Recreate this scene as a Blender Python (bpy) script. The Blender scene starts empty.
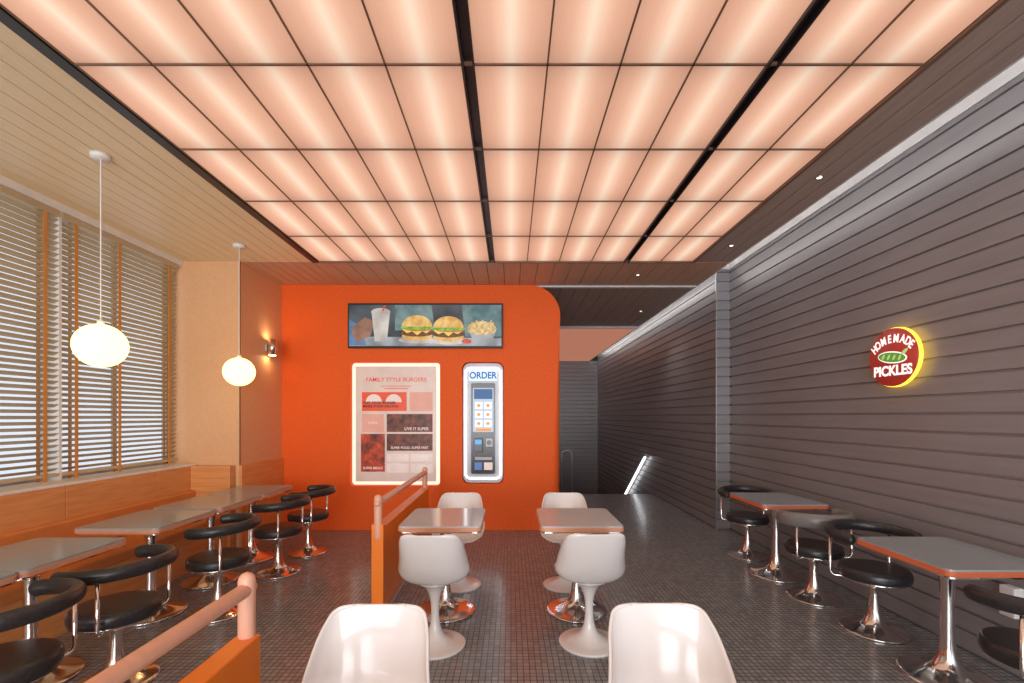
import bpy, bmesh, math, random
from mathutils import Vector, Matrix
random.seed(4)
S = bpy.context.scene
COL = S.collection
H = 1.55; F = 460.0; CZ = 3.33
WY = 6.25
S.view_settings.view_transform = 'Standard'
S.view_settings.look = 'None'
S.view_settings.exposure = 0.0

# ------------------------------------------------------------ materials
def mk(name):
    m = bpy.data.materials.new(name); m.use_nodes = True
    nt = m.node_tree; b = nt.nodes['Principled BSDF']
    return m, nt, b
def c4(c): return (c[0], c[1], c[2], 1.0)
def N(nt, t, **kw):
    n = nt.nodes.new(t)
    for k, v in kw.items(): setattr(n, k, v)
    return n
def noise_mat(name, ca, cb, scale=(1,1,1), nscale=8, rough=.5, metal=0, bump=0.0, spec=.5, detail=4, coat=0, em=0):
    m, nt, b = mk(name)
    tc = N(nt,'ShaderNodeTexCoord'); mp = N(nt,'ShaderNodeMapping')
    mp.inputs['Scale'].default_value = scale
    nz = N(nt,'ShaderNodeTexNoise'); nz.inputs['Scale'].default_value = nscale; nz.inputs['Detail'].default_value = detail
    rp = N(nt,'ShaderNodeValToRGB')
    rp.color_ramp.elements[0].position=.3; rp.color_ramp.elements[1].position=.7
    rp.color_ramp.elements[0].color=c4(ca); rp.color_ramp.elements[1].color=c4(cb)
    L = nt.links.new
    L(tc.outputs['Object'], mp.inputs['Vector']); L(mp.outputs[0], nz.inputs['Vector'])
    L(nz.outputs['Fac'], rp.inputs[0]); L(rp.outputs[0], b.inputs['Base Color'])
    b.inputs['Roughness'].default_value = rough; b.inputs['Metallic'].default_value = metal
    b.inputs['Specular IOR Level'].default_value = spec
    b.inputs['Coat Weight'].default_value = coat
    if em:
        L(rp.outputs[0], b.inputs['Emission Color']); b.inputs['Emission Strength'].default_value = em
    if bump:
        bp = N(nt,'ShaderNodeBump'); bp.inputs['Strength'].default_value = bump; bp.inputs['Distance'].default_value=.01
        L(nz.outputs['Fac'], bp.inputs['Height']); L(bp.outputs[0], b.inputs['Normal'])
    return m
def plain(name, c, rough=.5, metal=0, spec=.5, v=.06, coat=0, em=0):
    a = [max(0,x*(1-v)) for x in c]; d = [min(1,x*(1+v)) for x in c]
    return noise_mat(name, a, d, nscale=6, rough=rough, metal=metal, spec=spec, coat=coat, em=em)
def emis(name, c, s):
    m, nt, b = mk(name)
    b.inputs['Base Color'].default_value = c4([x*.5 for x in c])
    b.inputs['Emission Color'].default_value = c4(c); b.inputs['Emission Strength'].default_value = s
    return m

M = {}
M['orange'] = noise_mat('orange_plaster', (.86,.115,.012),(.94,.15,.018), nscale=40, rough=.62, bump=.08, spec=.3)
M['orange_panel'] = plain('orange_laminate', (.98,.24,.015), rough=.3)
M['tan'] = noise_mat('tan_panel', (.76,.42,.21),(.81,.46,.24), nscale=30, rough=.55)
M['woodceil_l'] = noise_mat('plank_lit_cream', (.86,.69,.42),(.92,.76,.50), scale=(12,.6,12), nscale=4, rough=.45)  # lamp and window light on the left ceiling painted in as cream
M['woodceil_r'] = noise_mat('smoked_plank', (.38,.29,.24),(.46,.36,.30), scale=(12,.6,12), nscale=4, rough=.4)
M['woodceil_m'] = noise_mat('walnut_plank', (.56,.34,.22),(.64,.41,.27), scale=(12,.6,12), nscale=4, rough=.45)
M['corr_ceil'] = emis('salmon_lit_glow', (.62,.25,.16), .65)  # corridor ceiling glows to stand in for light falling on it
M['black'] = plain('black_metal', (.022,.02,.02), rough=.4)
M['frame'] = plain('bronze_frame', (.22,.13,.085), rough=.4, metal=.2)
M['slat'] = noise_mat('grey_boards', (.225,.215,.225),(.262,.25,.26), scale=(1,.5,6), nscale=3, rough=.3, spec=.6)
M['gap'] = plain('groove_dark', (.03,.03,.033), rough=.8)
M['cove'] = plain('cove_grey', (.70,.69,.69), rough=.6)
M['bench'] = noise_mat('oak_bench', (.68,.27,.08),(.80,.36,.125), scale=(1,1.2,14), nscale=3, rough=.36)
M['benchseat'] = plain('tan_leather', (.66,.23,.06), rough=.4)
M['white'] = plain('white_shell', (.83,.81,.80), rough=.2, v=.01, coat=.3)
M['chrome'] = plain('chrome', (.78,.76,.75), rough=.13, metal=1, v=.02)
M['bleather'] = noise_mat('black_leather', (.018,.018,.02),(.035,.035,.038), nscale=60, rough=.32, bump=.05)
M['lit_leather'] = noise_mat('black_leather_lit', (.16,.15,.145),(.21,.20,.19), nscale=60, rough=.3, bump=.05)  # lit look of one black backrest painted as a lighter grey
M['laminate'] = plain('grey_laminate', (.60,.62,.65), rough=.14, v=.03)
M['laminate_cool'] = plain('steel_reflect_laminate', (.36,.43,.47), rough=.15, metal=.15, v=.03)  # steel top with the windows' teal reflection painted into its colour
M['edge'] = noise_mat('beech_edge', (.68,.34,.20),(.76,.40,.25), scale=(3,3,20), nscale=4, rough=.4)
M['edgered'] = plain('red_edge', (.68,.17,.07), rough=.35)
M['rail'] = noise_mat('pink_beech', (.80,.43,.30),(.87,.50,.36), scale=(6,6,1), nscale=4, rough=.38)
M['metal'] = plain('brushed_metal', (.45,.44,.43), rough=.35, metal=.8)
M['blind'] = noise_mat('blind_wood', (.54,.41,.24),(.62,.48,.30), scale=(1,.5,1), nscale=4, rough=.5)
M['tape'] = plain('amber_tape', (.70,.30,.06), rough=.6)
M['sill'] = plain('white_sill', (.85,.83,.80), rough=.4)
M['backwall'] = plain('back_wall_paint', (.6,.57,.54), rough=.6)
M['glow'] = emis('led_white', (1,.93,.85), 3)
M['ledcool'] = emis('led_cool', (.95,.97,1), 4)
M['ledwarm'] = emis('led_warm', (1,.78,.60), 1.1)
M['covelit'] = emis('led_cove', (1,.95,.92), 9)
M['globe'] = emis('opal_globe', (1,.72,.21), 4.2)
M['day'] = emis('daylit_glass', (.74,.86,1.0), .85)
M['yellow'] = emis('yellow_halo', (1,.60,.05), 2.2)

# luminous fabric
def lum_mat():
    m, nt, b = mk('luminous_fabric')
    L = nt.links.new
    uv = N(nt,'ShaderNodeUVMap'); sp = N(nt,'ShaderNodeSeparateXYZ'); L(uv.outputs[0], sp.inputs[0])
    def mth(op, a, bb=None):
        n = N(nt,'ShaderNodeMath', operation=op)
        for i,x in enumerate((a,bb)):
            if x is None: continue
            if isinstance(x,(int,float)): n.inputs[i].default_value = x
            else: L(x, n.inputs[i])
        return n.outputs[0]
    u = mth('ABSOLUTE', mth('SUBTRACT', mth('MULTIPLY', sp.outputs[0], 2), 1))
    v = mth('ABSOLUTE', mth('SUBTRACT', mth('MULTIPLY', sp.outputs[1], 2), 1))
    rp = N(nt,'ShaderNodeValToRGB'); L(u, rp.inputs[0])
    e = rp.color_ramp.elements
    rp.color_ramp.interpolation='B_SPLINE'
    e[0].position=0; e[0].color=(1.0,.80,.61,1)
    e[1].position=1; e[1].color=(.60,.31,.20,1)
    x=e.new(.2); x.color=(.97,.62,.44,1)
    x=e.new(.5); x.color=(.80,.43,.29,1)
    v4 = mth('POWER', v, 3)
    st = mth('SUBTRACT', 1.0, mth('MULTIPLY', v4, .28))
    tc = N(nt,'ShaderNodeTexCoord'); mp=N(nt,'ShaderNodeMapping'); mp.inputs['Scale'].default_value=(60,2.5,1)
    nz = N(nt,'ShaderNodeTexNoise'); nz.inputs['Scale'].default_value=3; L(tc.outputs['Object'],mp.inputs[0]); L(mp.outputs[0],nz.inputs[0])
    st2 = mth('MULTIPLY', st, mth('ADD', .92, mth('MULTIPLY', nz.outputs['Fac'], .16)))
    st3 = mth('MULTIPLY', st2, .92)
    b.inputs['Base Color'].default_value=(.3,.2,.15,1); b.inputs['Roughness'].default_value=.6
    L(rp.outputs[0], b.inputs['Emission Color']); L(st3, b.inputs['Emission Strength'])
    return m
M['lum'] = lum_mat()

def floor_mat():
    m, nt, b = mk('mosaic_tile')
    L = nt.links.new
    tc = N(nt,'ShaderNodeTexCoord'); br = N(nt,'ShaderNodeTexBrick')
    br.offset=0; br.squash=1
    br.inputs['Scale'].default_value=1
    br.inputs['Brick Width'].default_value=.038; br.inputs['Row Height'].default_value=.038
    br.inputs['Mortar Size'].default_value=.003; br.inputs['Mortar Smooth'].default_value=.2
    br.inputs['Color1'].default_value=(.205,.215,.225,1); br.inputs['Color2'].default_value=(.30,.31,.32,1)
    br.inputs['Mortar'].default_value=(.07,.07,.072,1)
    L(tc.outputs['Object'], br.inputs['Vector']); L(br.outputs['Color'], b.inputs['Base Color'])
    b.inputs['Roughness'].default_value=.2; b.inputs['Specular IOR Level'].default_value=.7
    bp=N(nt,'ShaderNodeBump'); bp.inputs['Strength'].default_value=.3; bp.inputs['Distance'].default_value=.003; bp.invert=True
    L(br.outputs['Fac'], bp.inputs['Height']); L(bp.outputs[0], b.inputs['Normal'])
    return m
M['floor'] = floor_mat()

# ------------------------------------------------------------ mesh helpers
def mesh_obj(name, me, mat=None, parent=None, loc=(0,0,0), rot=(0,0,0), smooth=False):
    if mat and len(me.materials)==0: me.materials.append(mat)
    if smooth:
        for p in me.polygons: p.use_smooth=True
    o = bpy.data.objects.new(name, me); COL.objects.link(o)
    o.location=loc; o.rotation_euler=rot
    if parent: o.parent=parent
    return o
def from_bm(bm, name):
    bmesh.ops.recalc_face_normals(bm, faces=bm.faces)
    me = bpy.data.meshes.new(name); bm.to_mesh(me); bm.free(); return me
def box_bm(bm, x0,x1,y0,y1,z0,z1):
    vs=[bm.verts.new(p) for p in ((x0,y0,z0),(x1,y0,z0),(x1,y1,z0),(x0,y1,z0),(x0,y0,z1),(x1,y0,z1),(x1,y1,z1),(x0,y1,z1))]
    for f in ((3,2,1,0),(4,5,6,7),(0,1,5,4),(1,2,6,5),(2,3,7,6),(3,0,4,7)): bm.faces.new([vs[i] for i in f])
def boxes_me(name, lst, bevel=0):
    bm=bmesh.new()
    for b in lst: box_bm(bm,*b)
    if bevel: bmesh.ops.bevel(bm, geom=bm.edges[:], offset=bevel, segments=2, affect='EDGES', profile=.5)
    return from_bm(bm,name)
def box(name, x0,x1,y0,y1,z0,z1, mat, parent=None, bevel=0):
    return mesh_obj(name, boxes_me(name,[(x0,x1,y0,y1,z0,z1)],bevel), mat, parent)
def boxes(name, lst, mat, parent=None, bevel=0):
    return mesh_obj(name, boxes_me(name,lst,bevel), mat, parent)
def empty(name, loc=(0,0,0), rot=(0,0,0), parent=None):
    o=bpy.data.objects.new(name,None); COL.objects.link(o); o.location=loc; o.rotation_euler=rot; o.empty_display_size=.1
    if parent: o.parent=parent
    return o
def lathe_me(name, prof, segs=40):
    bm=bmesh.new(); rings=[]
    for r,z in prof:
        if r<1e-5: rings.append([bm.verts.new((0,0,z))])
        else: rings.append([bm.verts.new((r*math.cos(2*math.pi*i/segs), r*math.sin(2*math.pi*i/segs), z)) for i in range(segs)])
    for a,b in zip(rings,rings[1:]):
        for i in range(segs):
            j=(i+1)%segs
            if len(a)==1 and len(b)==1: continue
            if len(a)==1: bm.faces.new((a[0],b[i],b[j]))
            elif len(b)==1: bm.faces.new((a[i],a[j],b[0]))
            else: bm.faces.new((a[i],a[j],b[j],b[i]))
    me=from_bm(bm,name)
    for p in me.polygons: p.use_smooth=True
    return me
def smoothprof(pts, n=6):
    out=[]
    P=[Vector(p) for p in pts]
    for i in range(len(P)-1):
        p0=P[max(i-1,0)];p1=P[i];p2=P[i+1];p3=P[min(i+2,len(P)-1)]
        for k in range(n):
            t=k/n
            out.append(.5*((2*p1)+(p2-p0)*t+(2*p0-5*p1+4*p2-p3)*t*t+(3*p1-p0-3*p2+p3)*t**3))
    out.append(P[-1]); return out
def tube_me(name, pts, ra, rb=None, segs=12, closed=False, round_ends=False):
    rb=rb or ra
    P=[Vector(p) for p in pts]; n=len(P); bm=bmesh.new(); rings=[]
    up=Vector((0,0,1))
    prev=None
    for i,p in enumerate(P):
        if closed: t=(P[(i+1)%n]-P[i-1]).normalized()
        else: t=(P[min(i+1,n-1)]-P[max(i-1,0)]).normalized()
        if prev is None:
            a = up.cross(t) if abs(t.z)<.9 else Vector((1,0,0)).cross(t).cross(t)
            a.normalize()
        else:
            a=(prev-t*prev.dot(t)).normalized()
        prev=a; b=t.cross(a)
        rings.append((p,a,b,t))
    R=[]
    def ring(p,a,b,s): return [bm.verts.new(p+a*(ra*s*math.cos(2*math.pi*k/segs))+b*(rb*s*math.sin(2*math.pi*k/segs))) for k in range(segs)]
    if round_ends and not closed:
        p,a,b,t=rings[0]
        for q in (1,.8,.45): R.append(ring(p-t*ra*q,a,b,math.sqrt(max(0.02,1-q*q))))
    for p,a,b,t in rings: R.append(ring(p,a,b,1))
    if round_ends and not closed:
        p,a,b,t=rings[-1]
        for q in (.45,.8,1): R.append(ring(p+t*ra*q,a,b,math.sqrt(max(0.02,1-q*q))))
    m=len(R)
    for i in range(m if closed else m-1):
        A=R[i];B=R[(i+1)%m]
        for k in range(segs):
            j=(k+1)%segs; bm.faces.new((A[k],A[j],B[j],B[k]))
    if not closed:
        bm.faces.new(R[0][::-1]); bm.faces.new(R[-1])
    me=from_bm(bm,name)
    for p in me.polygons: p.use_smooth = len(p.vertices)==4
    return me
def rrect(x0,x1,y0,y1,r,n=6):
    pts=[]
    for cx,cy,a0 in ((x1-r,y1-r,0),(x0+r,y1-r,90),(x0+r,y0+r,180),(x1-r,y0+r,270)):
        for k in range(n+1):
            a=math.radians(a0+90*k/n); pts.append((cx+r*math.cos(a),cy+r*math.sin(a)))
    return pts
def prism_me(name, pts, z0, z1, bevel=0):
    bm=bmesh.new()
    a=[bm.verts.new((x,y,z0)) for x,y in pts]; b=[bm.verts.new((x,y,z1)) for x,y in pts]
    bm.faces.new(a[::-1]); bm.faces.new(b)
    n=len(pts)
    for i in range(n):
        j=(i+1)%n; bm.faces.new((a[i],a[j],b[j],b[i]))
    if bevel:
        es=[e for e in bm.edges if abs(e.verts[0].co.z-e.verts[1].co.z)<1e-6]
        bmesh.ops.bevel(bm, geom=es, offset=bevel, segments=2, affect='EDGES', profile=.5)
    return from_bm(bm,name)
def flat(name, pts, mat, parent, z=0, t=.003):
    return mesh_obj(name, prism_me(name,pts,z,z+t), mat, parent)
def ell(cx,cy,rx,ry,n=28,a0=0,a1=360,rot=0):
    out=[]
    full = abs(a1-a0)>=360
    for k in range(n if full else n+1):
        a=math.radians(a0+(a1-a0)*k/n); x=rx*math.cos(a); y=ry*math.sin(a)
        c,s=math.cos(math.radians(rot)),math.sin(math.radians(rot))
        out.append((cx+x*c-y*s, cy+x*s+y*c))
    return out
def text(name, body, size, mat, parent, loc, rotz=0, offset=0, align='CENTER', sx=1, shear=0, ext=.001):
    cu=bpy.data.curves.new(name,'FONT'); cu.body=body; cu.size=size; cu.align_x=align; cu.align_y='CENTER'
    cu.extrude=ext; cu.offset=offset; cu.shear=shear; cu.materials.append(mat)
    o=bpy.data.objects.new(name,cu); COL.objects.link(o); o.parent=parent; o.location=loc; o.rotation_euler=(0,0,rotz); o.scale=(sx,1,1)
    return o

# ------------------------------------------------------------ floor & stairs
Y0=-5.2; YE=9.14; YB=14.9; XL=-3.82; XR=3.0; XF=2.81
box('floor',-4.05,3.15,Y0-.15,YE,-.12,0,M['floor'])
st=[]
for i in range(10):
    st.append((.68,XF-.016,YE+.28*i,YE+.28*(i+1),-1.95,-.17*(i+1)))
st.append((.68,XF-.016,YE+2.8,YB-.016,-1.95,-1.85))
boxes('staircase',st,M['floor'])

# ------------------------------------------------------------ ceilings
def planks(x0,x1,y0,y1,z,w=.125,g=.007,th=.02):
    n=max(1,round((x1-x0)/w)); w=(x1-x0)/n
    return [(x0+i*w+g/2,x0+(i+1)*w-g/2,y0,y1,z,z+th) for i in range(n)]
ceil=empty('ceiling')
boxes('planks_left',planks(-3.9,-2.30,Y0,5.32,CZ),M['woodceil_l'],ceil)
boxes('planks_right',planks(2.13,2.53,Y0,5.32,CZ,w=.133),M['woodceil_r'],ceil)
boxes('planks_far_left',planks(-3.9,-2.30,5.32,WY+.03,CZ),M['woodceil_m'],ceil)
boxes('planks_far',planks(-2.30,2.53,5.34,WY+.03,CZ,w=.2),M['woodceil_m'],ceil)
boxes('planks_corridor',planks(.3,2.53,WY+.1,YE,CZ,w=.2),M['woodceil_r'],ceil)
box('beam_trim',.2,2.53,WY+.03,WY+.1,CZ-.02,CZ+.02,M['cove'],ceil)
box('beam_trim_far',.67,2.53,YE,YE+.06,CZ-.03,CZ+.04,M['cove'],ceil)
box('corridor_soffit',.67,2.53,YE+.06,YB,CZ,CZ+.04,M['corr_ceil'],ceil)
box('backing',-4.05,2.53,Y0-.1,YB,CZ+.05,CZ+.5,M['gap'],ceil)
box('cove_lip',2.53,2.545,Y0,YB,CZ,CZ+.45,M['cove'],ceil)
box('cove_top',2.53,3.15,Y0-.1,YB,CZ+.42,CZ+.5,M['cove'],ceil)
box('black_channel_left',-2.30,-2.23,Y0,5.34,CZ-.004,CZ+.03,M['black'],ceil)
box('border_right',2.105,2.13,Y0,5.34,CZ-.004,CZ+.03,M['frame'],ceil)
box('border_far',-2.23,2.105,5.315,5.34,CZ-.006,CZ+.03,M['frame'],ceil)

# luminous grid
lum=empty('luminous_ceiling')
xs=[-2.22,-1.825,-1.43,-1.035,-.64,-.25]
cols=[(xs[i],xs[i+1]) for i in range(5)]
xm=[-.185+i*(1.30+.185)/4 for i in range(5)]
cols+=[(xm[i],xm[i+1]) for i in range(4)]
xr=[1.362,1.73,2.10]
cols+=[(xr[i],xr[i+1]) for i in range(2)]
NR=13
ys=[5.32-.745*i for i in range(NR+1)]
bm=bmesh.new(); uvl=bm.loops.layers.uv.new('UVMap')
for a,b in cols:
    for i in range(NR):
        y1,y0=ys[i],ys[i+1]
        vs=[bm.verts.new(p) for p in ((a,y0,CZ+.012),(a,y1,CZ+.012),(b,y1,CZ+.012),(b,y0,CZ+.012))]
        f=bm.faces.new(vs)
        for l,uv in zip(f.loops,((0,0),(0,1),(1,1),(1,0))): l[uvl].uv=uv
me=bpy.data.meshes.new('panels'); bm.to_mesh(me); bm.free()
mesh_obj('fabric_panels',me,M['lum'],lum)
g=[]
for i in range(NR+1): g.append((-2.22,2.10,ys[i]-.006,ys[i]+.006,CZ+.004,CZ+.02))
for x in xs+xm[1:4]+[xr[1]]: g.append((x-.0042,x+.0042,ys[NR],5.32,CZ+.004,CZ+.02))
boxes('grid_bars',g,M['frame'],lum)
for k,(a,b) in enumerate(((-.25,-.185),(1.30,1.362))):
    boxes('track_channel_%d'%(k+1),[(a,a+.010,ys[NR],5.32,CZ-.008,CZ+.04),(b-.010,b,ys[NR],5.32,CZ-.008,CZ+.04),(a,b,ys[NR],5.32,CZ+.03,CZ+.04)],M['black'],lum)
box('blank_panel',-2.22,2.10,Y0,ys[NR],CZ,CZ+.04,M['woodceil_m'],ceil)

# ------------------------------------------------------------ walls
def siding(name,segs,z0,z1,parent=None,w=.13):
    bm=bmesh.new()
    for p0,p1,n in segs:
        prof=[]; z=z0
        while z<z1-.01:
            t=min(z+w,z1)
            prof+= [(-.020,z),(-.020,z+.013),(.0,z+.016),(.003,t-.003),(-.020,t)]
            z+=w
        prev=None
        for o,zz in prof:
            a=bm.verts.new((p0[0]+n[0]*o,p0[1]+n[1]*o,zz)); b=bm.verts.new((p1[0]+n[0]*o,p1[1]+n[1]*o,zz))
            if prev: bm.faces.new((prev[0],prev[1],b,a))
            prev=(a,b)
    return mesh_obj(name,from_bm(bm,name),M['slat'],parent)
wr=empty('wall_right')
siding('boards',[((XR,Y0),(XR,6.3),(-1,0)),((XR,6.3),(XF,6.3),(0,-1)),((XF,6.3),(XF,YB),(-1,0))],0,3.56,wr)
siding('boards_stairwell',[((XF,YE),(XF,YB),(-1,0))],-1.95,0,wr)
box('core',XR+.0202,XR+.16,Y0,6.4,-.1,3.83,M['gap'],wr)
box('core_far',XF+.0202,XR+.16,6.3202,YB+.1,-2,3.83,M['gap'],wr)
boxes('top_band',[(XR-.012,XR+.014,Y0,6.3,3.56,3.75),(XF-.012,XF+.014,6.3,YB,3.56,3.75),(XF,XR,6.29,6.31,3.56,3.75)],M['cove'],wr)
box('corner_bead',XF-.012,XF+.004,6.284,6.30,0,3.56,M['metal'],wr)
boxes('cove_light_strip',[(2.55,2.57,Y0+.1,YB-.2,3.50,3.53)],M['covelit'],ceil)
we=empty('wall_corridor_end')
siding('boards',[((.67,YB),(XF,YB),(0,-1))],-1.85,CZ,we)
box('core',.6,XF+.1,YB+.0202,YB+.1,-2,CZ+.3,M['gap'],we)
box('wall_corridor_left',.55,.669,9.1,YB,-1.95,CZ,M['backwall'])
# south wall behind the camera: piers, header, open bay added for fill light
ws=empty('wall_south')
boxes('piers',[(-4.05,-3.4,Y0-.15,Y0,0,3.8),(2.6,3.15,Y0-.15,Y0,0,3.8),(-3.4,2.6,Y0-.15,Y0,3.1,3.8)],M['backwall'],ws)
boxes('mullions',[(x-.03,x+.03,Y0-.1,Y0-.04,0,3.1) for x in (-3.37,-1.9,-.4,1.1,2.57)]+[(-3.4,2.6,Y0-.1,Y0-.04,0,.08)],M['black'],ws)
# tan column
col=empty('wall_column')
box('core',-4.0,-3.115,5.285,WY+.2,0,CZ,M['tan'],col,bevel=.004)
boxes('seam',[(-3.119,-3.109,5.279,5.289,.98,CZ)],M['frame'],col)
boxes('wainscot_side',[(-3.114,-3.085,5.27,WY-.002,0,.984)],M['bench'],col,bevel=.003)
# left wall
box('wall_left',-4.02,XL,Y0,5.28,0,.985,M['backwall'])
box('trim_window_head',-4.02,XL+.05,Y0,5.28,3.27,CZ,M['sill'])
box('window_sill',-3.99,-3.60,Y0,5.28,.985,1.01,M['sill'],bevel=.004)
yb=[5.24-1.36*i for i in range(8)]
for i in range(7):
    y1,y0=yb[i],yb[i+1]
    w=empty('window_%d'%(i+1))
    box('glass',-3.965,-3.955,y0+.03,y1-.03,1.04,3.27,M['day'],w)
    boxes('frame',[(-3.99,-3.90,y0,y0+.035,1.01,3.27),(-3.99,-3.90,y1-.035,y1,1.01,3.27),(-3.99,-3.90,y0,y1,1.01,1.06),(-3.97,-3.92,(y0+y1)/2-.015,(y0+y1)/2+.015,1.04,3.27)],M['metal'],w)
    box('mullion_post',-3.90,-3.80,y0-.012,y0+.012,1.011,3.27,M['sill'],w)
    bl=empty('venetian_blind')
    bm=bmesh.new(); a=math.radians(-30); hw=.025
    n=44; ya,yc=y0+.015,y1-.015
    for k in range(n):
        z=1.10+k*.0485; dx=hw*math.cos(a); dz=hw*math.sin(a)
        vs=[bm.verts.new(p) for p in ((-3.82-dx,ya,z+dz),(-3.82+dx,ya,z-dz),(-3.82+dx,yc,z-dz),(-3.82-dx,yc,z+dz))]
        vt=[bm.verts.new(v.co+Vector((.0015,0,.003))) for v in vs]
        bm.faces.new(vs[::-1]); bm.faces.new(vt)
        for q in range(4):
            bm.faces.new((vs[q],vs[(q+1)%4],vt[(q+1)%4],vt[q]))
    mesh_obj('slats',from_bm(bm,'slats'),M['blind'],bl)
    boxes('rails',[(-3.85,-3.79,ya,yc,3.22,3.268),(-3.845,-3.795,ya,yc,1.045,1.07)],M['blind'],bl)
    tp=[]
    for yy in (ya+.12,(ya+yc)/2-.1,yc-.12):
        tp+=[(-3.794,-3.791,yy-.016,yy+.016,1.011,3.25),(-3.851,-3.848,yy-.016,yy+.016,1.011,3.25)]
    boxes('ladder_tapes',tp,M['tape'],bl)

# ------------------------------------------------------------ orange wall
bm=bmesh.new()
r=.42; pts=[(-3.115,0),(.67,0)]
for k in range(13):
    a=math.radians(90*k/12); pts.append((.67-r+r*math.cos(a),CZ-r+r*math.sin(a)))
pts.append((-3.115,CZ))
va=[bm.verts.new((x,WY,z)) for x,z in pts]; vb=[bm.verts.new((x,9.1,z)) for x,z in pts]
bm.faces.new(va); bm.faces.new(vb[::-1])
for i in range(len(pts)):
    j=(i+1)%len(pts); bm.faces.new((va[i],vb[i],vb[j],va[j]))
bm.edges.ensure_lookup_table()
es=[e for e in bm.edges if all(abs(v.co.y-WY)<1e-4 for v in e.verts) and all(v.co.x>.24 for v in e.verts) and max(v.co.z for v in e.verts)>.01]
bmesh.ops.bevel(bm,geom=es,offset=.16,segments=8,affect='EDGES',profile=.5)
ow=mesh_obj('wall_back',from_bm(bm,'wall_back'),M['orange'])
def PX(px): return (px-511)*WY/F
def PZ(py): return H+(416-py)*WY/F
def cutter(x0,x1,z0,z1,r,d):
    me=prism_me('c',rrect(x0,x1,z0,z1,r),-.1,d)
    o=mesh_obj('c',me,M['orange'],loc=(0,WY,0),rot=(math.radians(90),0,0)); return o
c1=cutter(PX(350),PX(440),PZ(486),PZ(362),.05,.1)
c2=cutter(PX(462),PX(504),PZ(484),PZ(362),.09,.1)
for c in (c1,c2):
    md=ow.modifiers.new('b','BOOLEAN'); md.object=c; md.operation='DIFFERENCE'; md.solver='EXACT'
dg=bpy.context.evaluated_depsgraph_get()
nm=bpy.data.meshes.new_from_object(ow.evaluated_get(dg)); ow.modifiers.clear(); ow.data=nm
for c in (c1,c2): bpy.data.objects.remove(c)
for p in ow.data.polygons: p.use_smooth=False

R90=math.radians(90)
# -------- menu screen (local: x right, y up, z toward the room)
def wallgroup(name, px0,px1,py0,py1, y=WY):
    e=empty(name,((PX(px0)+PX(px1))/2,y,(PZ(py0)+PZ(py1))/2),(R90,0,0))
    return e,(px0+px1)/2,(py0+py1)/2
K=WY/F
def E(name,c,s=.9): return emis(name,c,s)
ms,mx,my=wallgroup('menu_screen',350,502,305,347)
def P(px,py): return ((px-mx)*K,(my-py)*K)
def box2(name,px0,px1,py0,py1,z0,z1,mat,parent,f,bev=0):
    a=f(px0,py1); b=f(px1,py0)
    return mesh_obj(name,boxes_me(name,[(a[0],b[0],a[1],b[1],z0,z1)],bev),mat,parent)
box2('bezel',349,503,304,348.5,0,.05,M['black'],ms,P,.006)
def noise_emis(name,ca,cb,sc,s=.9):
    m,nt,b=mk(name); L=nt.links.new
    tc=N(nt,'ShaderNodeTexCoord'); nz=N(nt,'ShaderNodeTexNoise'); nz.inputs['Scale'].default_value=sc
    rp=N(nt,'ShaderNodeValToRGB'); rp.color_ramp.elements[0].position=.35; rp.color_ramp.elements[1].position=.65
    rp.color_ramp.elements[0].color=c4(ca); rp.color_ramp.elements[1].color=c4(cb)
    L(tc.outputs['Object'],nz.inputs[0]); L(nz.outputs['Fac'],rp.inputs[0]); L(rp.outputs[0],b.inputs['Emission Color'])
    b.inputs['Base Color'].default_value=(.02,.02,.02,1); b.inputs['Emission Strength'].default_value=s; b.inputs['Roughness'].default_value=.2
    return m
SM=dict(bg=noise_emis('scr_bg',(.02,.03,.04),(.09,.12,.14),2.5),teal=noise_emis('scr_teal',(.06,.16,.18),(.2,.3,.3),6),
 bun=noise_emis('scr_bun',(.70,.36,.08),(.95,.62,.22),12),pat=noise_emis('scr_patty',(.10,.035,.015),(.22,.08,.03),20),
 let=noise_emis('scr_lettuce',(.12,.35,.03),(.35,.6,.10),20),chz=noise_emis('scr_cheese',(.95,.55,.05),(1,.7,.15),9),
 cream=noise_emis('scr_cream',(.45,.40,.38),(.75,.68,.62),5),tray=noise_emis('scr_tray',(.22,.24,.26),(.45,.48,.5),4),
 red=noise_emis('scr_tomato',(.6,.06,.03),(.8,.14,.06),15),fry=noise_emis('scr_fries',(.60,.34,.10),(.90,.70,.36),25),
 hand=noise_emis('scr_skin',(.25,.12,.08),(.38,.2,.14),6),blue=noise_emis('scr_blue',(.05,.12,.25),(.12,.25,.45),5))
box2('display',350.5,501.5,306,346.5,.05,.052,SM['bg'],ms,P)
def fp(name,pxpts,mat,par,f,z): 
    pts=[f(*p) for p in pxpts]; return flat(name,pts,mat,par,z,.0012)
def el(name,cx,cy,rx,ry,mat,par,f,z,a0=0,a1=360,rot=0):
    x,y=f(cx,cy); return flat(name,ell(x,y,rx*K,ry*K,28,a0,a1,rot),mat,par,z,.0012)
fp('table_surface',[(350.5,346.5),(501.5,346.5),(501.5,339),(350.5,337)],SM['tray'],ms,P,.052)
fp('teal_backdrop',[(396,331),(396,306),(432,306),(436,331)],SM['teal'],ms,P,.052)
fp('backdrop_band',[(466,337),(462,306),(501.5,306),(501.5,337)],SM['teal'],ms,P,.0521)
fp('blue_sleeve',[(350.5,346),(350.5,320),(360,326),(368,346)],SM['blue'],ms,P,.0532)
fp('forearm',[(352,330),(366,318),(376,322),(372,336),(358,344)],SM['hand'],ms,P,.054)
fp('milkshake_glass',[(373,314),(391,314),(388,342),(376,342)],SM['cream'],ms,P,.0552)
el('milkshake_foam',382,313,9.5,4,SM['cream'],ms,P,.0564)
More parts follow.
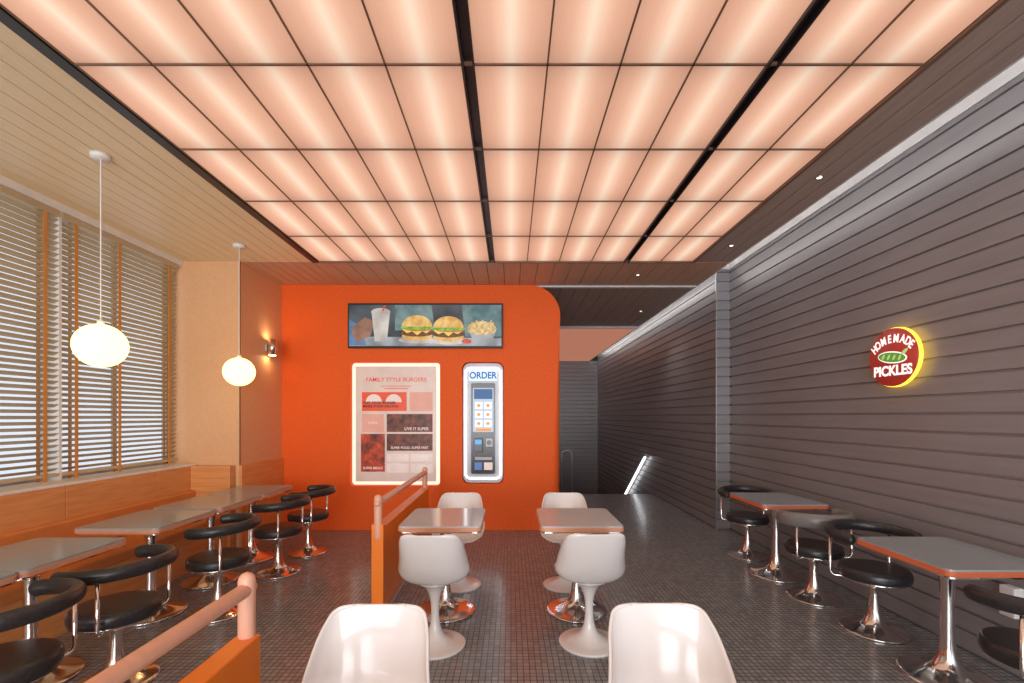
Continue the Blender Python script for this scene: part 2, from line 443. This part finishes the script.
fp('straw',[(383,312),(385,306.5),(387,306.5),(385,312)],SM['red'],ms,P,.0576)
for nm_,cx,cy,s in (('burger_left',418,329,1.08),('burger_right',449,330,1.08)):
    el(nm_+'_plate',cx,cy+11*s,17*s,3*s,SM['cream'],ms,P,.0535)
    el(nm_+'_bun_base',cx,cy+7*s,14*s,4.5*s,SM['bun'],ms,P,.0547)
    el(nm_+'_patty',cx,cy+4.5*s,15*s,3.2*s,SM['pat'],ms,P,.0559)
    fp(nm_+'_cheese',[(cx-14*s,cy+1),(cx+14*s,cy+1),(cx+9,cy+5),(cx+5,cy+3),(cx,cy+7),(cx-5,cy+3),(cx-10,cy+5)],SM['chz'],ms,P,.0571)
    el(nm_+'_tomato',cx+2,cy+.8,13*s,2*s,SM['red'],ms,P,.0583)
    el(nm_+'_lettuce',cx,cy-.6,15.5*s,2.3*s,SM['let'],ms,P,.0595)
    el(nm_+'_bun_top',cx,cy-1.5,14*s,10.5*s,SM['bun'],ms,P,.0607,0,180)
el('onion_slice',432,342,5,2.2,SM['cream'],ms,P,.063)
el('tomato_slice',467,342,5,2.4,SM['red'],ms,P,.063)
fp('fries_bowl',[(469,331),(497,329),(492,343),(474,343)],SM['tray'],ms,P,.0535)
el('fries_heap',482,329,14,7,SM['fry'],ms,P,.0547,0,180)
el('fries_front',482,331,14.5,4.5,SM['fry'],ms,P,.056)
for i in range(7):
    a=471+i*3.4; fp('fry_%d'%(i+1),[(a,329),(a+1.6,329),(a+2.5+(i%3),323-(i%2)*2),(a+.8+(i%3),323-(i%2)*2)],SM['fry'],ms,P,.0575)

# -------- poster board
pb,mx2,my2=wallgroup('poster_board',350,440,362,486,WY+.1)
def Q(px,py): return ((px-mx2)*K,(my2-py)*K)
a=Q(350.6,485.4); b=Q(439.4,362.6)
mesh_obj('light_box',prism_me('light_box',rrect(a[0],b[0],a[1],b[1],.045),0,.03,.003),M['ledwarm'],pb)
EM=.10
board=plain('poster_paper',(.78,.66,.60),rough=.3,em=.12)
pinkp=plain('poster_pink',(.86,.45,.36),rough=.4,em=EM)
redp=plain('poster_red',(.88,.10,.03),rough=.35,em=EM)
darkp=noise_mat('poster_dark_photo',(.02,.012,.01),(.28,.07,.035),nscale=14,rough=.4,em=EM)
darkr=noise_mat('poster_red_photo',(.08,.012,.01),(.80,.10,.025),nscale=10,rough=.4,em=EM)
whitep=plain('poster_white',(.88,.74,.70),rough=.4,em=.2)
box2('board',354.5,435.5,366,482,.0,.055,board,pb,Q,.004)
text('heading','FAMILY STYLE BURGERS',.078,redp,pb,(*Q(395.5,379.5),.056),offset=.0008,sx=1.0)
for i,(y,wd) in enumerate(((385.5,30),(388,24))):
    box2('caption_line_%d'%(i+1),395.5-wd/2,395.5+wd/2,y,y+.7,.055,.0565,redp,pb,Q)
box2('poster_1',361,406,392,411,.055,.06,redp,pb,Q)
el('poster_1_bun_a',373,402,8,8,whitep,pb,Q,.060,0,180); el('poster_1_bun_b',393,402,8,8,whitep,pb,Q,.060,0,180)
text('poster_1_words','FAST FOOD BURGER\nMORE FOOD SALOON',.048,M['black'],pb,(*Q(362,404.5),.0605),align='LEFT',offset=.0012)
box2('poster_2',409,432,392,411,.055,.06,pinkp,pb,Q)
box2('poster_3',361,383,414,432,.055,.06,pinkp,pb,Q)
text('poster_3_words','SUPER',.05,whitep,pb,(*Q(372,423),.0605))
box2('poster_4',386,432,414,432,.055,.06,darkp,pb,Q)
text('poster_4_words','LIVE IT SUPER',.055,whitep,pb,(*Q(416,429),.0605),offset=.0008)
box2('poster_5',360,384,434,472,.055,.06,darkr,pb,Q)
text('poster_5_words','SUPER MEALS',.045,whitep,pb,(*Q(372,468.5),.0605),offset=.0008)
box2('poster_6',386,432,434,451,.055,.06,darkp,pb,Q)
text('poster_6_words','SUPER FOOD, SUPER FAST',.044,whitep,pb,(*Q(409,448),.0605),offset=.0008)
for i,(u0,u1,v0,v1) in enumerate(((386,408,454,462),(410,432,454,462),(386,408,464,473),(410,432,464,473))):
    box2('poster_card_%d'%(i+1),u0,u1,v0,v1,.055,.058,whitep,pb,Q)
    for j in range(3):
        box2('card_%d_line_%d'%(i+1,j+1),u0+4,u1-4,v0+2+j*2,v0+2.6+j*2,.058,.0585,M['metal'],pb,Q)

# -------- kiosk
kk,mx3,my3=wallgroup('ordering_kiosk',462,504,362,484,WY+.1)
def T(px,py): return ((px-mx3)*K,(my3-py)*K)
def rr(px0,px1,py0,py1,r): 
    a=T(px0,py1); b=T(px1,py0); return rrect(a[0],b[0],a[1],b[1],r)
kbody=plain('kiosk_silver',(.38,.38,.41),rough=.3,metal=.1); kdark=plain('kiosk_black',(.03,.03,.035),rough=.2)
mesh_obj('body',prism_me('body',rr(463,503,363,483,.085),0,.07,.004),kbody,kk)
mesh_obj('led_ring',tube_me('led_ring',[(x,y,.088) for x,y in rr(465.5,500.5,368,478.5,.06)],.010,segs=8,closed=True),M['ledcool'],kk)
mesh_obj('header',prism_me('header',rr(469,497,370,381,.015),.07,.1),E('kiosk_header',(.70,.85,1),.85),kk)
text('order_sign','ORDER',.125,E('kiosk_blue',(.01,.10,.35),.9),kk,(*T(483,375.6),.101),offset=.003,sx=.9)
mesh_obj('face',prism_me('face',rr(471,495,383,474,.02),.07,.085),kdark,kk)
box2('touch_screen',473,493.5,388,432,.085,.095,E('kiosk_screen',(.50,.60,.72),.8),kk,T,.003)
scw=E('scr_white',(.85,.9,.95),.85); sco=E('scr_orange',(.95,.3,.05),.9)
box2('screen_banner',474,492.5,389,399,.095,.0965,E('scr_navy',(.05,.13,.3),.8),kk,T)
for i in range(3):
    for j in range(2):
        box2('menu_tile_%d%d'%(i,j),475+j*9.2,482.5+j*9.2,402+i*9,409+i*9,.095,.0965,scw,kk,T)
        el('tile_item_%d%d'%(i,j),478.7+j*9.2,405.5+i*9,1.8,1.5,sco,kk,T,.0966)
box2('pay_button',476,491,428.5,431,.0965,.098,sco,kk,T)
box2('card_reader',474,483,438,452,.085,.13,kdark,kk,T,.006)
box2('reader_display',475.3,481.7,440,444,.13,.132,E('reader_blue',(.1,.4,.9),1),kk,T)
box2('scanner',485.5,493,438,447,.085,.12,kbody,kk,T,.006)
el('scanner_window',489.2,442.5,2.4,2.4,kdark,kk,T,.12)
box2('receipt_slot',475,492,457,460,.085,.1,kbody,kk,T,.003)
box2('sticker_blue',474.5,482,462.5,470,.085,.0865,E('st_blue',(.12,.25,.6),.5),kk,T)
box2('sticker_white',484,492.5,462.5,470,.085,.0865,whitep,kk,T)

# -------- sconce
sc=empty('wall_sconce',(-3.115,5.86,2.42))
mesh_obj('backplate',boxes_me('bp',[(0,.02,-.04,.04,-.05,.05)],.004),M['chrome'],sc)
mesh_obj('shade',lathe_me('shade',[(.048,-.10),(.055,-.10),(.055,.10),(.048,.10),(.048,-.10)],32),M['chrome'],sc,loc=(.075,0,0))
mesh_obj('bulb',lathe_me('bulb',[(0,-.095),(.04,-.095),(.044,0),(.04,.095),(0,.095)],24),emis('sconce_bulb',(1,.72,.4),40),sc,loc=(.075,0,0))

# -------- round sign on right wall
sg=empty('pickles_sign',(XR-.003,3.53,2.0),(R90,0,-R90))
sred=emis('sign_red',(.42,.03,.02),.55); swh=emis('sign_white',(1,.92,.88),.95); sgr=emis('sign_green',(.10,.28,.04),.8); sgl=emis('sign_light_green',(.45,.6,.2),.8)
mesh_obj('standoff',lathe_me('standoff',[(0,0),(.05,0),(.05,.04),(0,.04)]),M['metal'],sg)
mesh_obj('halo',lathe_me('halo',[(0,.03),(.222,.03),(.228,.035),(.228,.058),(.222,.062),(0,.062)],64),M['yellow'],sg)
mesh_obj('disc',lathe_me('disc',[(0,.062),(.222,.062),(.222,.072),(0,.072)],64),sred,sg)
word='HOMEMADE'
wid=dict(H=1,O=1.12,M=1.22,E=.86,A=1.02,D=1.05)
tot=sum(wid[c] for c in word); acc=0
for i,ch in enumerate(word):
    u=(acc+wid[ch]/2)/tot; acc+=wid[ch]
    a=math.radians(76*(1-2*u))
    text('letter_%d'%(i+1),ch,.088,swh,sg,(-.182*math.sin(a),.035+.105*math.cos(a),.073),rotz=a*.6,offset=.002,sx=.74)
text('word_pickles','PICKLES',.105,swh,sg,(0,-.105,.073),offset=.0035,sx=.95)
flat('pickle_outline',ell(.0,.0,.135,.046,32,rot=-8),swh,sg,.072)
flat('pickle_body',ell(.0,.0,.125,.037,32,rot=-8),sgr,sg,.0752)
for i in range(4):
    flat('pickle_stripe_%d'%(i+1),ell(-.075+i*.05,.01-i*.007,.008,.022,16,rot=-30),sgl,sg,.0784)
flat('pickle_leaf',ell(.12,.03,.033,.013,16,rot=35),sgl,sg,.0784)
ob=empty('outlet_box',(XR,2.73,.45))
mesh_obj('case',boxes_me('case',[(-.06,.0,-.045,.045,-.09,.09)],.008),M['sill'],ob)
mesh_obj('lid',boxes_me('lid',[(-.068,-.058,-.035,.035,-.04,.04)],.003),M['metal'],ob)

# -------- pendants
def pendant(x,y,z):
    e=empty('pendant_lamp',(x,y,z))
    mesh_obj('globe',lathe_me('globe',[(.150*math.sin(math.pi*i/24),-.146*math.cos(math.pi*i/24)) for i in range(25)],48),M['globe'],e)
    mesh_obj('cap',lathe_me('cap',[(0,.138),(.02,.140),(.02,.165),(.010,.18),(0,.18)],24),M['sill'],e)
    mesh_obj('cord',lathe_me('cord',[(.004,.17),(.004,CZ-z)],10),M['sill'],e)
    mesh_obj('canopy',lathe_me('canopy',[(0,CZ-z-.03),(.055,CZ-z-.028),(.06,CZ-z),(0,CZ-z)],32),M['sill'],e)
pendant(-2.80,3.14,2.03); pendant(-2.83,4.79,2.01)

# -------- ceiling downlights
for i,(x,y) in enumerate(((2.30,3.43),(2.30,4.80),(1.6,5.8),(2.2,7.8))):
    e=empty('recessed_downlight',(x,y,CZ))
    mesh_obj('ring',lathe_me('ring',[(.018,-.004),(.028,-.004),(.030,0),(.018,.0),(.018,-.004)],28),M['chrome'],e)
    mesh_obj('lens',lathe_me('lens',[(0,-.002),(.018,-.002)],24),M['glow'],e)
    ld=bpy.data.lights.new('spot','SPOT'); ld.energy=8 if i<3 else 30; ld.color=(1,.93,.85); ld.spot_size=math.radians(120); ld.spot_blend=1; ld.shadow_soft_size=.03
    lo=bpy.data.objects.new('lamp',ld); COL.objects.link(lo); lo.parent=e; lo.location=(0,0,-.02)

# ------------------------------------------------------------ bench
bn=empty('banquette_bench')
by0,by1=Y0+.05,5.27
bb=[]
seams=[by1,4.66,3.72,2.78,1.84,.9,-.04,-.98,-2,-3,-4,by0]
for a,b in zip(seams,seams[1:]):
    bb.append((-3.80,-3.60,b+.003,a-.003,.0,.984))
boxes('back_panels',bb,M['bench'],bn,bevel=.003)
boxes('back_end',[(-3.60,-3.16,5.17,by1-.002,0,.984)],M['bench'],bn,bevel=.003)
boxes('seat_front',[(-3.60,-3.19,by0,5.17,0,.36)],M['bench'],bn)
boxes('seat_cushion',[(-3.60,-3.15,by0,5.17,.36,.45)],M['benchseat'],bn,bevel=.02)
boxes('lower_cushion_roll',[(-3.60,-3.54,by0,5.17,.45,.72)],M['benchseat'],bn,bevel=.02)

# ------------------------------------------------------------ tables
top_me=prism_me('top',rrect(-.3,.3,-.33,.33,.035),.737,.75,.002)
edge_me=prism_me('edge',rrect(-.304,.304,-.334,.334,.038),.71,.7395,.004)
band_me=prism_me('band',rrect(-.30,.30,-.33,.33,.036),.700,.71)
tprof=[(p.x,p.y) for p in smoothprof([(.235,.006),(.23,.018),(.16,.035),(.085,.07),(.05,.13),(.036,.22),(.032,.38),(.034,.52),(.045,.62),(.075,.68),(.12,.70)],5)]
ped_me=lathe_me('pedestal',[(0,0),(.235,0)]+tprof+[(0,.70)],48)
edge_red=edge_me.copy(); top_cool=top_me.copy()
for me,mt in ((top_me,'laminate'),(top_cool,'laminate_cool'),(edge_me,'edge'),(edge_red,'edgered'),(band_me,'chrome'),(ped_me,'chrome')): me.materials.append(M[mt])
def table(x,y,red=False,cool=True):
    e=empty('pedestal_table',(x,y,0))
    mesh_obj('top',top_cool if cool else top_me,None,e); mesh_obj('edge',edge_red if red else edge_me,None,e)
    mesh_obj('under_band',band_me,None,e); mesh_obj('pedestal',ped_me,None,e)
for x,y in ((-.52,3.66),(.52,3.66),(-.56,.93),(.6,.93)): table(x,y,False,False)
for y in (5.0,4.32,3.6,2.7,2.03): table(-2.82,y)
table(2.58,4.48,True); table(2.58,2.72,True)

# ------------------------------------------------------------ white shell chair
def shell_me():
    prof=smoothprof([(.235,.445),(.215,.462),(.14,.452),(.03,.435),(-.07,.435),(-.145,.465),(-.19,.54),(-.215,.63),(-.235,.72),(-.250,.780),(-.256,.805)],3)
    n=len(prof); bm=bmesh.new(); grid=[]
    mu=16
    for i,p in enumerate(prof):
        t=i/(n-1)
        ws=[(0,.13),(.06,.18),(.2,.22),(.4,.235),(.5,.233),(.62,.222),(.78,.205),(.9,.180),(.97,.145),(1,.10)]
        for (a,wa),(b,wb) in zip(ws,ws[1:]):
            if a<=t<=b: hw=wa+(wb-wa)*(t-a)/(b-a); break
        lift=.0+.075*math.exp(-((t-.45)/.22)**2)+.02
        fwd=.02+.12*math.exp(-((t-.62)/.2)**2) if t>.3 else .13*math.exp(-((t-.62)/.2)**2)
        row=[]
        for k in range(mu+1):
            u=-1+2*k/mu; au=abs(u)
            c=au**2.3
            x=hw*math.sin(u*math.pi/2*.97)/math.sin(math.pi/2*.97)
            row.append(bm.verts.new((x,p.x+fwd*c,p.y+lift*c*(1 if t<.75 else max(0,(1-t)/.25)))))
        grid.append(row)
    for a,b in zip(grid,grid[1:]):
        for k in range(mu): bm.faces.new((a[k],a[k+1],b[k+1],b[k]))
    me=from_bm(bm,'shell')
    o=bpy.data.objects.new('tmp',me); COL.objects.link(o)
    m1=o.modifiers.new('s','SOLIDIFY'); m1.thickness=.014; m1.offset=0
    m2=o.modifiers.new('u','SUBSURF'); m2.levels=1; m2.render_levels=1
    dg=bpy.context.evaluated_depsgraph_get(); dg.update()
    r=bpy.data.meshes.new_from_object(o.evaluated_get(dg)); bpy.data.objects.remove(o)
    for p in r.polygons: p.use_smooth=True
    return r
sh=shell_me(); sh.materials.append(M['white'])
sp=[(p.x,p.y) for p in smoothprof([(.205,.006),(.20,.014),(.13,.03),(.07,.065),(.04,.12),(.028,.20),(.03,.29),(.048,.36),(.085,.41),(.12,.432)],5)]
stem=lathe_me('stem',[(0,0),(.205,0)]+sp+[(0,.432)],44); stem.materials.append(M['white'])
def dchair(x,y,rot):
    e=empty('dining_chair',(x,y,0),(0,0,math.radians(rot)))
    mesh_obj('shell',sh,None,e); mesh_obj('pedestal',stem,None,e)
dchair(-.515,3.12,0); dchair(.535,3.15,2); dchair(-.48,4.22,180); dchair(.50,4.22,178)
dchair(-.515,1.57,180); dchair(.575,1.58,180)

# ------------------------------------------------------------ black chairs
seat_me=lathe_me('seat',[(p.x,p.y) for p in smoothprof([(0,.385),(.19,.385),(.212,.395),(.218,.42),(.212,.45),(.19,.463),(.1,.466),(0,.466)],5)],44)
rim_me=lathe_me('rim',[(0,.36),(.17,.365),(.195,.372),(.2,.388),(0,.388)],40)
bp=[(p.x,p.y) for p in smoothprof([(.205,.006),(.2,.016),(.14,.03),(.075,.06),(.045,.12),(.032,.2),(.03,.28),(.045,.33),(.09,.362)],5)]
base_me=lathe_me('pedestal',[(0,0),(.205,0)]+bp+[(0,.362)],44)
arc=[]
for k in range(33):
    a=math.radians(-90-108+216*k/32); arc.append((.265*math.cos(a),.265*math.sin(a),.69+.015*math.cos(math.radians(108-216*k/32))))
back_me=tube_me('backrest',arc,.032,.040,14,round_ends=True)
gback_me=tube_me('backrest',arc,.030,.060,14,round_ends=True); gback_me.materials.append(M['lit_leather'])
def sup(sgn):
    a=math.radians(-90+sgn*62); c,s=math.cos(a),math.sin(a)
    pts=[(.05*c,.05*s,.372),(.18*c,.18*s,.372)]
    for k in range(1,7):
        b=math.radians(15*k); pts.append(((.225+.04*math.sin(b))*c,(.225+.04*math.sin(b))*s,.372+.04*(1-math.cos(b))))
    pts.append((.265*c,.265*s,.66)); return tube_me('support',pts,.010,segs=10)
sup_a,sup_b=sup(1),sup(-1)
for me,mt in ((seat_me,'bleather'),(rim_me,'chrome'),(base_me,'chrome'),(back_me,'bleather'),(sup_a,'chrome'),(sup_b,'chrome')): me.materials.append(M[mt])
def bchair(x,y,rot,bk=None):
    e=empty('barrel_chair',(x,y,0),(0,0,math.radians(rot)))
    for n,me in (('seat',seat_me),('seat_rim',rim_me),('pedestal',base_me),('backrest',bk or back_me),('support_1',sup_a),('support_2',sup_b)): mesh_obj(n,me,None,e)
for y,r_ in ((5.22,92),(4.55,88),(3.62,96),(2.68,86),(2.06,90)): bchair(-2.30,y,r_)
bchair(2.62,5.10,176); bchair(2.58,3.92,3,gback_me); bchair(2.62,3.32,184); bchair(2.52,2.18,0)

# ------------------------------------------------------------ partitions
def partition(y0,y1):
    X=-1.045; e=empty('partition_rail',(X,0,0))
    mesh_obj('panel',boxes_me('panel',[(-.045,.045,y0,y1,.03,.68)],.006),M['orange_panel'],e)
    mesh_obj('base_plate',boxes_me('base',[(-.05,.075,y0-.0,y1,0,.03)],.003),M['metal'],e)
    mesh_obj('handrail',tube_me('handrail',[(0,y0-.0,.865),(0,y1,.865)],.028,segs=20,round_ends=True),M['rail'],e)
    for i,y in enumerate((y0+.02,y1-.02)):
        mesh_obj('post_%d'%(i+1),tube_me('post',[(0,y,.60),(0,y,.90)],.032,segs=20,round_ends=True),M['rail'],e)
    mesh_obj('end_stile',boxes_me('st',[(-.047,.047,y0-.004,y0+.05,.03,.70)],.004),M['orange_panel'],e)
partition(3.60,5.60); partition(-.4,1.84)

# ------------------------------------------------------------ stair rails
hr=empty('stair_handrail')
mesh_obj('led_rail',tube_me('led',[(XF-.06,9.45,.70),(XF-.06,11.2,-.42)],.022,segs=10,round_ends=True),M['ledcool'],hr)
for i,(y,z) in enumerate(((9.6,.604),(11.0,-.292))):
    mesh_obj('bracket_%d'%(i+1),tube_me('br',[(XF-.005,y,z-.03),(XF-.06,y,z)],.008,segs=8),M['metal'],hr)
gr=empty('guard_rail')
mesh_obj('frame',tube_me('fr',[(1.0,9.05,0),(1.0,9.05,.82),(1.03,9.05,.86),(1.1,9.05,.88),(1.17,9.05,.86),(1.2,9.05,.82),(1.2,9.05,0)],.014,segs=10),M['metal'],gr)

# ------------------------------------------------------------ added fill through the rear bay, world, camera
al=bpy.data.lights.new('rear_fill','AREA'); al.shape='RECTANGLE'; al.size=5.9; al.size_y=3.0; al.energy=540; al.color=(.95,.97,1)  # unseen area lamp, added to fill the room from behind the camera
ao=bpy.data.objects.new('rear_fill_light',al); COL.objects.link(ao); ao.location=(-.4,Y0-.25,1.58); ao.rotation_euler=(R90,0,0)
w=bpy.data.worlds.new('World'); S.world=w; w.use_nodes=True
w.node_tree.nodes['Background'].inputs[0].default_value=(.6,.7,.85,1); w.node_tree.nodes['Background'].inputs[1].default_value=.5
cd=bpy.data.cameras.new('Camera'); cam=bpy.data.objects.new('Camera',cd); COL.objects.link(cam)
cam.location=(0,0,H); cam.rotation_euler=(R90,0,0)
cd.sensor_width=36; cd.lens=F/1024*36; cd.shift_x=.001; cd.shift_y=(416-341.5)/1024; cd.clip_start=.05
S.camera=cam
